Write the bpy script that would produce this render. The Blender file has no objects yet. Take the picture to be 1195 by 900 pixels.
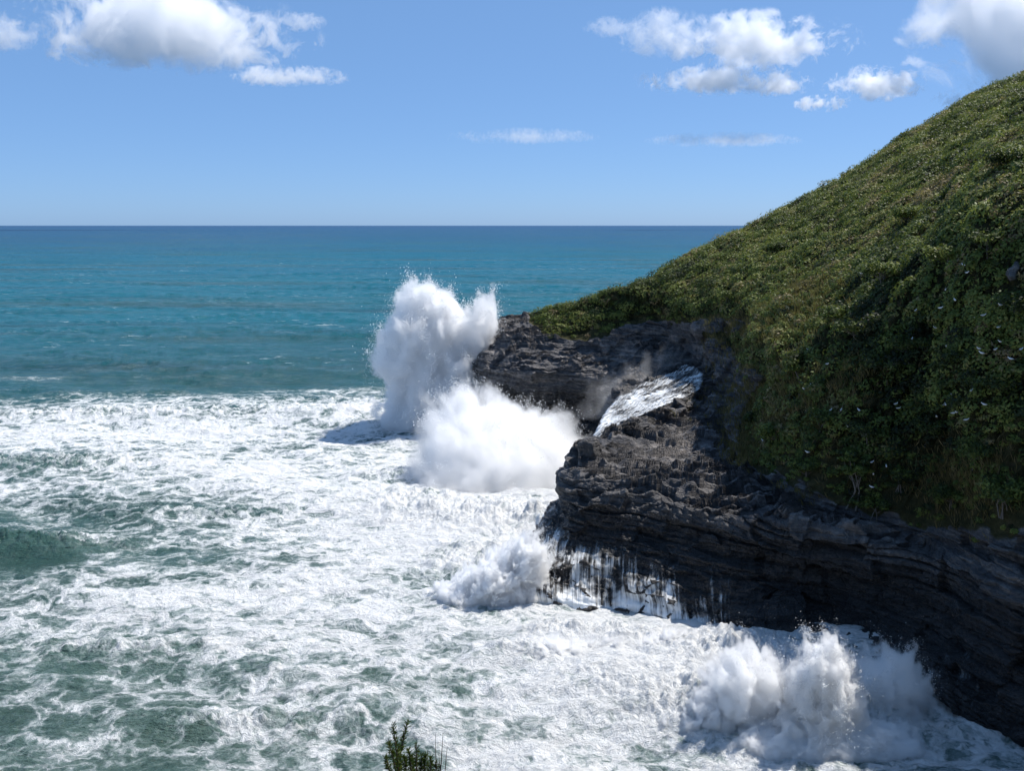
import bpy, math, random
import numpy as np
from mathutils import Vector, Matrix
from mathutils.bvhtree import BVHTree

R = math.radians
rng = np.random.default_rng(7)
random.seed(7)
scene = bpy.context.scene
col = scene.collection

# ------------------------------------------------------------------ camera
PW, PH = 1195.0, 900.0
FPX = 1035.0
CAM_H = 30.0
PITCH = math.atan2(450 - 263, FPX)
cam_d = bpy.data.cameras.new('camera')
cam_d.sensor_fit = 'HORIZONTAL'
cam_d.sensor_width = 36.0
cam_d.lens = 36.0 * FPX / PW
cam_d.clip_start = 0.1
cam_d.clip_end = 200000
cam = bpy.data.objects.new('camera', cam_d)
col.objects.link(cam)
cam.location = (0, 0, CAM_H)
cam.rotation_euler = (math.pi / 2 - PITCH, 0, 0)
scene.camera = cam

# ------------------------------------------------------------------ sky and sun
SUN_EL = R(58)
SUN_AZ = R(62)                    # clockwise from +Y (the view direction)
SUN_DIR = Vector((math.sin(SUN_AZ) * math.cos(SUN_EL), math.cos(SUN_AZ) * math.cos(SUN_EL), math.sin(SUN_EL)))
world = bpy.data.worlds.new('World')
scene.world = world
world.use_nodes = True
wn = world.node_tree
bg = wn.nodes['Background']
sky = wn.nodes.new('ShaderNodeTexSky')
sky.sky_type = 'NISHITA'
sky.sun_disc = False
sky.sun_elevation = SUN_EL
sky.sun_rotation = SUN_AZ
sky.altitude = 0
sky.air_density = 0.6
sky.dust_density = 0.5
sky.ozone_density = 9.0
hs = wn.nodes.new('ShaderNodeHueSaturation')
hs.inputs['Saturation'].default_value = 1.0
wn.links.new(sky.outputs[0], hs.inputs['Color'])
mx = wn.nodes.new('ShaderNodeMix')
mx.data_type = 'RGBA'
mx.inputs[0].default_value = 0.6
mx.inputs[7].default_value = (1.17, 2.33, 4.3, 1)       # even blue of the clear maritime air
wn.links.new(hs.outputs[0], mx.inputs[6])
wn.links.new(mx.outputs[2], bg.inputs[0])
bg.inputs[1].default_value = 0.125
sun_d = bpy.data.lights.new('sun', 'SUN')
sun_d.energy = 4.4
sun_d.angle = R(0.5)
sun_d.color = (1.0, 0.95, 0.88)
sun = bpy.data.objects.new('sun', sun_d)
col.objects.link(sun)
sun.rotation_euler = SUN_DIR.to_track_quat('Z', 'Y').to_euler()

scene.view_settings.view_transform = 'Standard'
scene.view_settings.look = 'None'
scene.view_settings.gamma = 1
scene.view_settings.exposure = 0.44
scene.view_settings.use_curve_mapping = False
cy = scene.cycles
cy.max_bounces = 28
cy.diffuse_bounces = 3
cy.glossy_bounces = 3
cy.transmission_bounces = 4
cy.transparent_max_bounces = 12
cy.volume_bounces = 24
cy.volume_max_steps = 256
cy.volume_step_rate = 1.0
cy.use_denoising = True
cy.sample_clamp_indirect = 6

# ------------------------------------------------------------------ helpers
CP, SP = math.cos(PITCH), math.sin(PITCH)

def at(px, py, Y):
    """world point seen at photo pixel (px,py), at world depth Y"""
    a, b = (px - PW / 2) / FPX, -(py - PH / 2) / FPX
    d = np.array([a, CP + b * SP, -SP + b * CP])
    k = Y / d[1]
    return np.array([d[0] * k, Y, CAM_H + d[2] * k])

def ground(px, py, z=0.0):
    a, b = (px - PW / 2) / FPX, -(py - PH / 2) / FPX
    d = np.array([a, CP + b * SP, -SP + b * CP])
    k = (z - CAM_H) / d[2]
    return np.array([d[0] * k, d[1] * k, z])

def project(P):
    x, y, z = P[..., 0], P[..., 1], P[..., 2] - CAM_H
    dep = y * CP - z * SP
    up = y * SP + z * CP
    dep = np.maximum(dep, 0.01)
    return PW / 2 + FPX * x / dep, PH / 2 - FPX * up / dep

_perm = rng.permutation(256).astype(np.int32)
_perm = np.concatenate([_perm, _perm, _perm])
_g3 = rng.normal(size=(256, 3)).astype(np.float32)
_g3 /= np.linalg.norm(_g3, axis=1)[:, None]

def noise3(p):
    p = np.asarray(p, dtype=np.float32)
    i = np.floor(p)
    f = p - i
    i = i.astype(np.int32) & 255
    u = f * f * f * (f * (f * 6 - 15) + 10)
    out = np.zeros(p.shape[:-1], np.float32)
    for dx in (0, 1):
        wx = u[..., 0] if dx else 1 - u[..., 0]
        hx = _perm[i[..., 0] + dx]
        for dy in (0, 1):
            wy = u[..., 1] if dy else 1 - u[..., 1]
            hy = _perm[hx + i[..., 1] + dy]
            for dz in (0, 1):
                wz = u[..., 2] if dz else 1 - u[..., 2]
                g = _g3[_perm[hy + i[..., 2] + dz]]
                out += wx * wy * wz * (g[..., 0] * (f[..., 0] - dx) + g[..., 1] * (f[..., 1] - dy) + g[..., 2] * (f[..., 2] - dz))
    return out * 1.5

def fbm(p, octs=4, gain=0.5, lac=2.03, mode=None):
    s, a, tot = 0, 1.0, 0
    for k in range(octs):
        n = noise3(p * lac ** k + 17.3 * k)
        if mode == 'ridge':
            n = 1 - 2 * np.abs(n)
        elif mode == 'billow':
            n = 2 * np.abs(n) - 0.4
        s = s + a * n
        tot += a
        a *= gain
    return s / tot

def sstep(a, b, x):
    t = np.clip((x - a) / (b - a), 0, 1)
    return t * t * (3 - 2 * t)

def mesh_np(name, V, F, mat=None, smooth=True, attrs=None, mats=None, matidx=None):
    """F: (n,3) or (n,4) int array"""
    V = np.asarray(V, np.float32).reshape(-1, 3)
    F = np.asarray(F, np.int32)
    n = F.shape[1]
    me = bpy.data.meshes.new(name)
    me.vertices.add(len(V))
    me.vertices.foreach_set('co', V.ravel())
    me.loops.add(F.size)
    me.loops.foreach_set('vertex_index', F.ravel())
    me.polygons.add(len(F))
    me.polygons.foreach_set('loop_start', np.arange(0, F.size, n, dtype=np.int32))
    me.polygons.foreach_set('use_smooth', np.full(len(F), smooth, bool))
    for m in (mats or [mat]):
        if m: me.materials.append(m)
    if matidx is not None:
        me.polygons.foreach_set('material_index', np.asarray(matidx, np.int32))
    for k, (a, dom) in (attrs or {}).items():
        a = np.asarray(a, np.float32)
        if a.ndim == 1:
            at_ = me.attributes.new(k, 'FLOAT', dom)
            at_.data.foreach_set('value', a)
        else:
            at_ = me.attributes.new(k, 'FLOAT_VECTOR', dom)
            at_.data.foreach_set('vector', a.ravel())
    me.update()
    me.validate()
    return me

def obj(name, me, parent=None, loc=None):
    o = bpy.data.objects.new(name, me)
    col.objects.link(o)
    if parent is not None:
        o.parent = parent
    if loc is not None:
        o.location = loc
    return o

def tag(o, label=None, cat=None, group=None, kind=None):
    if label: o['label'] = label
    if cat: o['category'] = cat
    if group: o['group'] = group
    if kind: o['kind'] = kind
    return o

def grid_faces(nu, nv):
    i = np.arange(nu - 1)[:, None] * nv + np.arange(nv - 1)[None, :]
    i = i.ravel()
    return np.stack([i, i + nv, i + nv + 1, i + 1], 1)

class NB:
    """small node builder"""
    def __init__(self, name):
        self.m = bpy.data.materials.new(name)
        self.m.use_nodes = True
        self.t = self.m.node_tree
        self.t.nodes.clear()
        self.out = self.t.nodes.new('ShaderNodeOutputMaterial')
    def n(self, typ, ins=None, **props):
        nd = self.t.nodes.new(typ)
        for k, v in props.items():
            setattr(nd, k, v)
        for k, v in (ins or {}).items():
            s = nd.inputs[k]
            if isinstance(v, bpy.types.NodeSocket):
                self.t.links.new(v, s)
            else:
                s.default_value = v
        return nd
    def m_(self, op, a, b=None, c=None, clamp=False):
        ins = {0: a}
        if b is not None: ins[1] = b
        if c is not None: ins[2] = c
        return self.n('ShaderNodeMath', ins, operation=op, use_clamp=clamp).outputs[0]
    def v_(self, op, a, b=None, scale=None):
        ins = {0: a}
        if b is not None: ins[1] = b
        if scale is not None: ins['Scale'] = scale
        nd = self.n('ShaderNodeVectorMath', ins, operation=op)
        return nd.outputs['Value'] if op in ('LENGTH', 'DOT_PRODUCT', 'DISTANCE') else nd.outputs[0]
    def ss(self, x, a, b, lo=0.0, hi=1.0):
        return self.n('ShaderNodeMapRange', {'Value': x, 'From Min': a, 'From Max': b, 'To Min': lo, 'To Max': hi}, interpolation_type='SMOOTHSTEP').outputs[0]
    def lin(self, x, a, b, lo=0.0, hi=1.0):
        return self.n('ShaderNodeMapRange', {'Value': x, 'From Min': a, 'From Max': b, 'To Min': lo, 'To Max': hi}).outputs[0]
    def noise(self, vec, scale, detail=4, rough=0.5, dist=0.0, out=0, lac=2.0):
        return self.n('ShaderNodeTexNoise', {'Vector': vec, 'Scale': scale, 'Detail': detail, 'Roughness': rough, 'Distortion': dist, 'Lacunarity': lac}).outputs[out]
    def vor(self, vec, scale, feature='F1', rand=1.0, detail=0):
        nd = self.n('ShaderNodeTexVoronoi', {'Vector': vec, 'Scale': scale, 'Randomness': rand}, feature=feature)
        return nd.outputs['Distance']
    def attr(self, name, out='Fac'):
        return self.n('ShaderNodeAttribute', attribute_name=name).outputs[out]
    def mix(self, f, a, b):
        nd = self.n('ShaderNodeMix', data_type='RGBA')
        for s, v in ((nd.inputs[0], f), (nd.inputs[6], a), (nd.inputs[7], b)):
            if isinstance(v, bpy.types.NodeSocket): self.t.links.new(v, s)
            else: s.default_value = v if not isinstance(v, tuple) or len(v) == 4 else (*v, 1)
        return nd.outputs[2]
    def ramp(self, f, stops, interp='LINEAR'):
        nd = self.n('ShaderNodeValToRGB', {0: f})
        cr = nd.color_ramp
        cr.interpolation = interp
        while len(cr.elements) < len(stops): cr.elements.new(0.5)
        for e, (p, c) in zip(cr.elements, stops):
            e.position = p
            e.color = (*c[:3], 1) if len(c) == 3 else c
        return nd.outputs[0]
    def surf(self, s): self.t.links.new(s, self.out.inputs['Surface']); return self.m
    def vol(self, s): self.t.links.new(s, self.out.inputs['Volume']); return self.m

# ------------------------------------------------------------------ materials
def mat_sea():
    b = NB('sea_water')
    pos = b.n('ShaderNodeNewGeometry').outputs['Position']
    flat = b.v_('MULTIPLY', pos, (1, 1, 0.35))
    foam = b.attr('foam')
    thin = b.attr('lace')
    sep = b.n('ShaderNodeSeparateXYZ', {0: pos})
    Y = sep.outputs['Y']
    dist = b.v_('LENGTH', b.v_('MULTIPLY', pos, (1, 1, 0)))
    w1 = b.n('ShaderNodeTexNoise', {'Vector': flat, 'Scale': 0.12, 'Detail': 4, 'Roughness': 0.6}).outputs['Color']
    warp = b.v_('ADD', flat, b.v_('SCALE', b.v_('SUBTRACT', w1, (0.5, 0.5, 0.5)), scale=7.0))
    warp = b.v_('MULTIPLY', warp, (0.55, 1.0, 1.0))
    w2 = b.n('ShaderNodeTexNoise', {'Vector': flat, 'Scale': 0.9, 'Detail': 3, 'Roughness': 0.6}).outputs['Color']
    warp2 = b.v_('ADD', warp, b.v_('SCALE', b.v_('SUBTRACT', w2, (0.5, 0.5, 0.5)), scale=1.3))
    n1 = b.noise(warp, 0.33, 8, 0.66)
    n2 = b.noise(warp2, 1.6, 6, 0.7)
    v1 = b.vor(warp2, 0.42, 'DISTANCE_TO_EDGE')
    v2 = b.vor(warp2, 1.25, 'DISTANCE_TO_EDGE')
    l1 = b.ss(v1, 0.0, 0.22, 1.0, 0.0)
    l2 = b.ss(v2, 0.0, 0.25, 1.0, 0.0)
    lace = b.m_('ADD', b.m_('MULTIPLY', l1, 0.55), b.m_('MULTIPLY', l2, 0.30))
    val = b.m_('ADD', b.m_('MULTIPLY', b.m_('SUBTRACT', n1, 0.5), 1.7), b.m_('MULTIPLY', b.m_('SUBTRACT', n2, 0.5), 1.25))
    val = b.m_('ADD', val, b.m_('MULTIPLY', lace, thin))
    val = b.m_('ADD', val, foam)
    caps_glints = b.noise(b.v_('MULTIPLY', pos, (0.28, 1, 1)), 0.55, 5, 0.7, 0.5)  # far white specks: whitecaps, plus sun glints painted as foam
    capm = b.noise(b.v_('MULTIPLY', pos, (0.4, 1, 1)), 0.035, 3, 0.6)
    caps_glints = b.m_('MULTIPLY', b.ss(caps_glints, 0.60, 0.69), b.ss(capm, 0.46, 0.62))
    caps_glints = b.m_('MULTIPLY', caps_glints, b.ss(dist, 150, 210))
    f = b.m_('MAXIMUM', b.ss(val, 0.38, 1.10), b.m_('MULTIPLY', caps_glints, 0.8))
    # water colour: turbid green near shore, turquoise, then deep blue offshore
    big = b.noise(b.v_('MULTIPLY', pos, (0.25, 1, 1)), 0.006, 4, 0.6)
    d2 = b.m_('ADD', b.m_('LOGARITHM', dist, 10.0), b.m_('MULTIPLY', b.m_('SUBTRACT', big, 0.5), 0.75))
    wcol = b.ramp(b.lin(d2, 1.6, 4.2), [
        (0.0, (0.050, 0.084, 0.068)), (0.14, (0.036, 0.088, 0.078)), (0.27, (0.014, 0.090, 0.102)),
        (0.36, (0.004, 0.115, 0.150)), (0.52, (0.003, 0.108, 0.170)), (0.66, (0.005, 0.075, 0.150)), (1.0, (0.009, 0.055, 0.150))])
    tan = b.ss(b.noise(b.v_('MULTIPLY', pos, (0.2, 1, 1)), 0.02, 6, 0.68), 0.47, 0.66, 0.0, 0.75)
    wcol = b.mix(tan, wcol, (0.036, 0.088, 0.090))
    dk = b.ss(b.noise(b.v_('MULTIPLY', pos, (0.14, 1, 1)), 0.05, 6, 0.7), 0.48, 0.66, 1.0, 0.72)
    wcol = b.v_('SCALE', wcol, scale=b.m_('MULTIPLY', dk, 0.93))
    # bump
    pb = b.v_('MULTIPLY', pos, (0.55, 1, 1))
    r1 = b.noise(pb, 0.9, 6, 0.62, 0.3)
    far = b.noise(b.v_('MULTIPLY', pos, (0.35, 1, 1)), 0.17, 8, 0.72, 0.3)
    hgt = b.m_('ADD', b.m_('MULTIPLY', r1, 0.55), b.m_('MULTIPLY', far, 2.2))
    bw = b.n('ShaderNodeBump', {'Strength': 0.8, 'Distance': 1.0, 'Height': hgt}).outputs[0]
    aer = b.ss(b.m_('ADD', val, b.m_('MULTIPLY', b.m_('SUBTRACT', n1, 0.5), 0.6)), -0.2, 0.8, 0.0, 0.6)
    wcol = b.mix(aer, wcol, (0.125, 0.185, 0.175))
    water = b.n('ShaderNodeBsdfPrincipled', {'Base Color': wcol, 'Roughness': b.lin(dist, 60, 900, 0.12, 0.3), 'IOR': 1.33, 'Specular IOR Level': b.lin(dist, 70, 350, 0.18, 0.03), 'Normal': bw}).outputs[0]
    fb = b.m_('ADD', b.m_('MULTIPLY', b.noise(warp2, 2.2, 7, 0.72), 0.55), b.m_('MULTIPLY', f, 0.12))
    fb = b.m_('ADD', fb, b.m_('MULTIPLY', n1, 0.8))
    bf = b.n('ShaderNodeBump', {'Strength': 1.0, 'Distance': 0.9, 'Height': fb}).outputs[0]
    fcol = b.mix(b.ss(val, 0.5, 1.3), (0.52, 0.58, 0.59), (0.80, 0.81, 0.81))
    fo = b.n('ShaderNodeBsdfPrincipled', {'Base Color': fcol, 'Roughness': 0.85, 'Specular IOR Level': 0.2, 'Normal': bf}).outputs[0]
    return b.surf(b.n('ShaderNodeMixShader', {0: f, 1: water, 2: fo}).outputs[0])

def mat_headland():
    b = NB('headland_rock_and_turf')
    pos = b.n('ShaderNodeNewGeometry').outputs['Position']
    veg = b.attr('veg')
    wet = b.attr('wet')
    strat = b.v_('ADD', b.v_('MULTIPLY', pos, (0.12, 0.12, 2.2)), b.v_('SCALE', b.n('ShaderNodeTexNoise', {'Vector': pos, 'Scale': 0.2, 'Detail': 3}).outputs['Color'], scale=1.6))
    s = b.noise(strat, 1.0, 6, 0.65)
    g = b.noise(pos, 1.4, 8, 0.68)
    rc = b.ramp(b.m_('ADD', b.m_('MULTIPLY', s, 0.6), b.m_('MULTIPLY', g, 0.4)), [
        (0.32, (0.020, 0.020, 0.023)), (0.44, (0.058, 0.056, 0.059)), (0.52, (0.105, 0.099, 0.098)), (0.60, (0.19, 0.172, 0.162)), (0.70, (0.32, 0.295, 0.275))])
    rc = b.mix(b.m_('MULTIPLY', wet, 0.72), rc, (0.022, 0.021, 0.022))
    rc = b.v_('SCALE', rc, scale=b.lin(wet, 0.0, 0.8, 1.25, 0.9))
    v = b.vor(b.v_('MULTIPLY', pos, (1, 1, 1.8)), 0.9, 'DISTANCE_TO_EDGE')
    crack = b.ss(v, 0.0, 0.08)
    hgt = b.m_('ADD', b.m_('MULTIPLY', g, 0.7), b.m_('MULTIPLY', s, 0.6))
    hgt = b.m_('ADD', hgt, b.m_('MULTIPLY', crack, 0.12))
    hgt = b.m_('ADD', hgt, b.m_('MULTIPLY', b.noise(pos, 6, 5, 0.7), 0.22))
    bm = b.n('ShaderNodeBump', {'Strength': 1.0, 'Distance': 0.7, 'Height': hgt}).outputs[0]
    rough = b.m_('SUBTRACT', b.lin(wet, 0, 1, 0.85, 0.38), b.ss(g, 0.5, 0.62, 0.0, 0.15))
    rock = b.n('ShaderNodeBsdfPrincipled', {'Base Color': rc, 'Roughness': rough, 'Specular IOR Level': 0.5, 'Normal': bm}).outputs[0]
    gn = b.noise(pos, 0.8, 7, 0.7)
    gc = b.ramp(gn, [(0.3, (0.035, 0.036, 0.018)), (0.5, (0.065, 0.062, 0.028)), (0.62, (0.10, 0.088, 0.045)), (0.75, (0.14, 0.11, 0.065))])
    gb = b.n('ShaderNodeBump', {'Strength': 1.0, 'Distance': 0.5, 'Height': b.noise(pos, 3, 7, 0.75)}).outputs[0]
    turf = b.n('ShaderNodeBsdfPrincipled', {'Base Color': gc, 'Roughness': 0.95, 'Specular IOR Level': 0.1, 'Normal': gb}).outputs[0]
    mf = b.ss(b.m_('ADD', veg, b.m_('MULTIPLY', b.m_('SUBTRACT', gn, 0.5), 0.7)), 0.4, 0.6)
    return b.surf(b.n('ShaderNodeMixShader', {0: mf, 1: rock, 2: turf}).outputs[0])

def mat_leaf(name, stops, trans=0.35):
    b = NB(name)
    t = b.attr('tint')
    c = b.ramp(t, stops)
    d = b.n('ShaderNodeBsdfPrincipled', {'Base Color': c, 'Roughness': 0.55, 'Specular IOR Level': 0.25}).outputs[0]
    tr = b.n('ShaderNodeBsdfTranslucent', {'Color': b.mix(0.4, c, (0.20, 0.24, 0.04))}).outputs[0]
    return b.surf(b.n('ShaderNodeMixShader', {0: trans, 1: d, 2: tr}).outputs[0])

def mat_bark(name, c1, c2):
    b = NB(name)
    pos = b.n('ShaderNodeTexCoord').outputs['Object']
    n = b.noise(b.v_('MULTIPLY', pos, (6, 6, 1.2)), 3, 5, 0.6)
    bm = b.n('ShaderNodeBump', {'Strength': 0.7, 'Distance': 0.05, 'Height': n}).outputs[0]
    return b.surf(b.n('ShaderNodeBsdfPrincipled', {'Base Color': b.mix(n, c1, c2), 'Roughness': 0.9, 'Normal': bm}).outputs[0])

def mat_whitewater(name, sx, sy, thr):
    """streaming white water: opaque strands, gaps where the rock shows"""
    b = NB(name)
    uv = b.attr('flow', 'Vector')
    edge = b.attr('cover')
    q = b.v_('MULTIPLY', uv, (sx, sy, 0))
    wv = b.n('ShaderNodeTexNoise', {'Vector': b.v_('MULTIPLY', uv, (sx * .5, sy, 0)), 'Scale': 0.6, 'Detail': 4}).outputs['Color']
    q = b.v_('ADD', q, b.v_('SCALE', b.v_('SUBTRACT', wv, (.5, .5, .5)), scale=1.8))
    n = b.noise(q, 1.0, 8, 0.68)
    a = b.ss(b.m_('ADD', n, edge), thr - 0.14, thr + 0.24)
    bm = b.n('ShaderNodeBump', {'Strength': 1.0, 'Distance': 0.14, 'Height': n}).outputs[0]
    d = b.n('ShaderNodeBsdfPrincipled', {'Base Color': (0.84, 0.86, 0.87, 1), 'Roughness': 0.6, 'Specular IOR Level': 0.24, 'Normal': bm}).outputs[0]
    tr = b.n('ShaderNodeBsdfTransparent').outputs[0]
    return b.surf(b.n('ShaderNodeMixShader', {0: a, 1: tr, 2: d}).outputs[0])

# ------------------------------------------------------------------ headland loft
def W(x, y, z): return np.array([x, y, z], float)
G = ground
PROFILES = [
 # waterline, cliff middle, cliff top, shelf back, lower slope, slope break, upper slope, ridge ; first turf row
 ([W(58, 8, 0), W(60, 10, 5), W(61, 11, 12), W(62, 12, 13), W(66, 16, 24), W(74, 24, 40), W(90, 44, 54), W(160, 90, 78)], 4.0),  # unseen right end, this row and next: high ground added to cast shade
 ([W(40, 36, 0), W(41.5, 38, 5), W(42, 38.5, 10.5), W(43, 39.5, 11.5), W(46, 43, 21), W(52, 49, 36), W(68, 70, 48), W(125, 125, 66)], 4.0),
 ([G(1195, 862), at(1190, 770, 50.2), at(1195, 672, 51.5), at(1195, 640, 52.2), at(1195, 450, 54.3), at(1195, 225, 59), at(1195, 155, 86), at(1195, 90, 145)], 4.0),
 ([G(1075, 818), at(1085, 740, 56), at(1085, 655, 57.5), at(1085, 622, 59), at(1090, 480, 61), at(1095, 310, 65), at(1090, 230, 90), at(1080, 150, 141)], 4.0),
 ([G(960, 772), at(950, 700, 63), at(950, 612, 62), at(945, 588, 64.5), at(955, 500, 66.8), at(960, 400, 72), at(955, 310, 96), at(950, 228, 136)], 4.0),
 ([G(850, 745), at(845, 672, 64), at(850, 603, 66), at(868, 540, 75), at(885, 480, 80), at(890, 400, 86), at(880, 330, 104), at(870, 268, 132)], 4.15),
 ([G(740, 715), at(745, 645, 68.5), at(745, 572, 71.5), at(845, 510, 86), at(860, 460, 92), at(860, 395, 99), at(835, 340, 111), at(810, 297, 129)], 5.2),
 ([G(600, 695), at(662, 620, 72.5), at(672, 548, 75), at(800, 490, 92), at(838, 455, 97), at(830, 398, 104), at(790, 355, 115), at(760, 322, 128)], 5.8),
 ([W(4.0, 82.5, 0), W(5.6, 83, 5), at(684, 524, 82), at(815, 462, 97), at(842, 440, 100), at(835, 396, 106), at(790, 352, 116), at(745, 329, 128)], 5.8),
 ([W(8, 92, 0), W(8.8, 92, 4), at(700, 512, 91), at(820, 437, 103), at(825, 420, 106), at(815, 390, 110), at(770, 352, 120), at(728, 336, 126)], 5.8),
 ([W(11, 104, 0), W(12.5, 106, 4), at(724, 458, 107), at(792, 427, 111), at(795, 405, 117), at(780, 380, 119.5), at(745, 358, 124), at(712, 342, 128)], 5.7),
 ([W(11, 118, 0), W(11, 119.5, 5), at(712, 445, 118), at(715, 418, 121), at(715, 395, 123), at(705, 375, 125.5), at(695, 360, 128), at(680, 351, 131)], 5.0),
 ([W(0, 124, 0), W(1, 125.5, 5), at(605, 434, 121), at(618, 410, 124), at(638, 392, 127), at(642, 378, 129), at(645, 368, 131.5), at(645, 362, 134)], 5.0),
 ([W(-3, 130, 0), W(-2, 131.5, 5), at(553, 429, 128), at(556, 412, 130.5), at(565, 395, 132.5), at(580, 381, 135), at(596, 374.5, 137), at(610, 369, 140)], 9.5),
 ([W(-1, 146, 0), W(-1, 145, 5), W(-1.5, 143, 9), W(-0.5, 143, 11), W(2, 143, 12.4), W(4, 144, 13.2), W(6, 145, 13.6), W(10, 147, 14.0)], 10),
 ([W(20, 168, 0), W(20, 166, 4), W(20, 164, 7), W(21, 163, 8), W(22, 163, 9), W(23, 162, 10), W(24, 162, 10), W(26, 160, 10)], 10),
]
ctrl, vegrow = [], []
for k, (pr, vr) in enumerate(PROFILES):
    w = pr[0]
    under = w + (w - pr[1]) * 0.3
    under[2] = -3
    rr = pr[7]
    if k < 13:
        r2 = rr + np.array([5, 14, -3.0]); r3 = rr + np.array([14, 50, 0]); r3[2] = -3
    else:
        r2 = rr + np.array([8, 2, -2.0]); r3 = rr + np.array([18, 4, 0]); r3[2] = -3
    ctrl.append([under] + pr + [r2, r3])
    vegrow.append(vr)
ctrl = np.array(ctrl)                       # (16, 11, 3)
vegrow = np.array(vegrow)
S_SEG = [30, 50, 120, 130, 115, 115, 100, 60, 60, 70, 60, 90, 75, 40, 10]
T_SEG = [10, 110, 130, 210, 90, 100, 95, 85, 20, 8]

def params(seg):
    return np.concatenate([k + np.arange(n) / n for k, n in enumerate(seg)] + [[len(seg)]])

def card(C, u, tens):
    """cardinal spline along axis 0"""
    n = C.shape[0]
    i = np.clip(np.floor(u).astype(int), 0, n - 2)
    f = (u - i).reshape((-1,) + (1,) * (C.ndim - 1))
    p0, p1, p2, p3 = C[np.maximum(i - 1, 0)], C[i], C[i + 1], C[np.minimum(i + 2, n - 1)]
    m1, m2 = tens * (p2 - p0), tens * (p3 - p1)
    f2, f3 = f * f, f * f * f
    return (2 * f3 - 3 * f2 + 1) * p1 + (f3 - 2 * f2 + f) * m1 + (-2 * f3 + 3 * f2) * p2 + (f3 - f2) * m2

su, tu = params(S_SEG), params(T_SEG)
A = card(ctrl, su, 0.42)                    # (ns, 11, 3)
A = np.swapaxes(card(np.swapaxes(A, 0, 1), tu, 0.26), 0, 1)   # (ns, nt, 3)
vr = card(vegrow[:, None], su, 0.4)[:, 0]
NS, NT = A.shape[:2]

def grid_normals(P):
    du = np.gradient(P, axis=0); dv = np.gradient(P, axis=1)
    n = np.cross(du, dv)
    return n / (np.linalg.norm(n, axis=-1, keepdims=True) + 1e-9)
Nrm = grid_normals(A)
mid = Nrm[150:500, 350:700].mean((0, 1))
if mid[2] < 0: Nrm = -Nrm
BASE = A.copy()
TT = np.broadcast_to(tu[None, :], (NS, NT))
SS = np.broadcast_to(su[:, None], (NS, NT))
# ragged turf line
vn = fbm(A * 0.16, 4) * 1.3 + fbm(A * 0.7, 3) * 0.35
vegd = TT - vr[:, None] + vn * 0.55
QX, QY = project(A)
for (x, y, rx, ry, a_) in ((862, 380, 50, 9, 2.2), (835, 455, 40, 22, 2.2), (800, 425, 50, 22, 2), (905, 592, 40, 10, 1.5), (1185, 320, 16, 40, 1.6), (770, 388, 30, 14, 1.2), (945, 345, 14, 7, 1.2), (890, 440, 20, 14, 1.3), (1010, 470, 14, 9, 1.0), (735, 395, 25, 12, 1.0)):
    vegd = vegd - a_ * np.exp(-(((QX - x) / rx) ** 2 + ((QY - y) / ry) ** 2)) * (TT > 3) * (1 + 0.8 * fbm(A * 0.6 + 4, 3))
veg = sstep(-0.15, 0.25, vegd)
# rock: layered ledges, blocks, cracks
zl = A[..., 2] + 0.9 * noise3(A * np.array([0.05, 0.05, 0.02])) + 0.035 * A[..., 0]
def layers(th, seed):
    q = zl / th + 0.25 * noise3(A * 0.25 + seed)
    k = np.floor(q); f = q - k
    r = np.modf(np.abs(np.sin(k * 12.9898 + seed) * 43758.5453))[0]
    return (r - 0.5) + 0.35 * (1 - (2 * f - 1) ** 4) - 0.3 * sstep(0.88, 1.0, f)
flat = np.clip(Nrm[..., 2], 0, 1)
rock = 0.75 * layers(1.35, 1.7) * (1 - flat * 0.75) + 0.32 * layers(0.42, 5.1) * (1 - flat * 0.6)
rock = rock + 1.1 * fbm(A * 0.16, 3) + 0.5 * fbm(A * np.array([0.55, 0.55, 0.9]), 4, mode='ridge') + 0.16 * fbm(A * 2.1, 3)
# shelf top: stepped slabs and hollows
sh = fbm(A * np.array([0.45, 0.22, 0.4]) + 31, 5, 0.55)
ph1 = A[..., 1] / 1.9 + 0.10 * A[..., 0] + 2.2 * fbm(A * np.array([.12, .3, .2]) + 61, 4)
ph2 = A[..., 1] / 0.8 - 0.06 * A[..., 0] + 2.6 * fbm(A * np.array([.25, .5, .3]) + 71, 4)
saw = lambda q: 1 - sstep(0.0, 0.86, q - np.floor(q)) * 0.85 - 0.15 * (q - np.floor(q))
slab = 0.95 * saw(ph1) * sstep(-.25, .25, noise3(A * np.array([.22, .3, .2]) + 5)) + 0.5 * saw(ph2) * sstep(-.3, .1, noise3(A * np.array([.5, .6, .2]) + 15))
top_ = sstep(.55, .85, flat) * sstep(2.75, 3.1, TT)
calm = np.exp(-((SS - 9.0) / 1.0) ** 4) * sstep(2.2, 2.7, TT)
rock = (rock * (1 - 0.45 * top_) + top_ * (slab + sh * 0.5 - 0.3)) * (1 - 0.62 * calm)
jq = A * np.array([.32, .32, .9]); jb = noise3(np.floor(jq + 0.3 * noise3(A * .5)[..., None]) * 7.31 + 0.37)
rock = rock + 1.0 * jb * (1 - top_)
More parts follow.
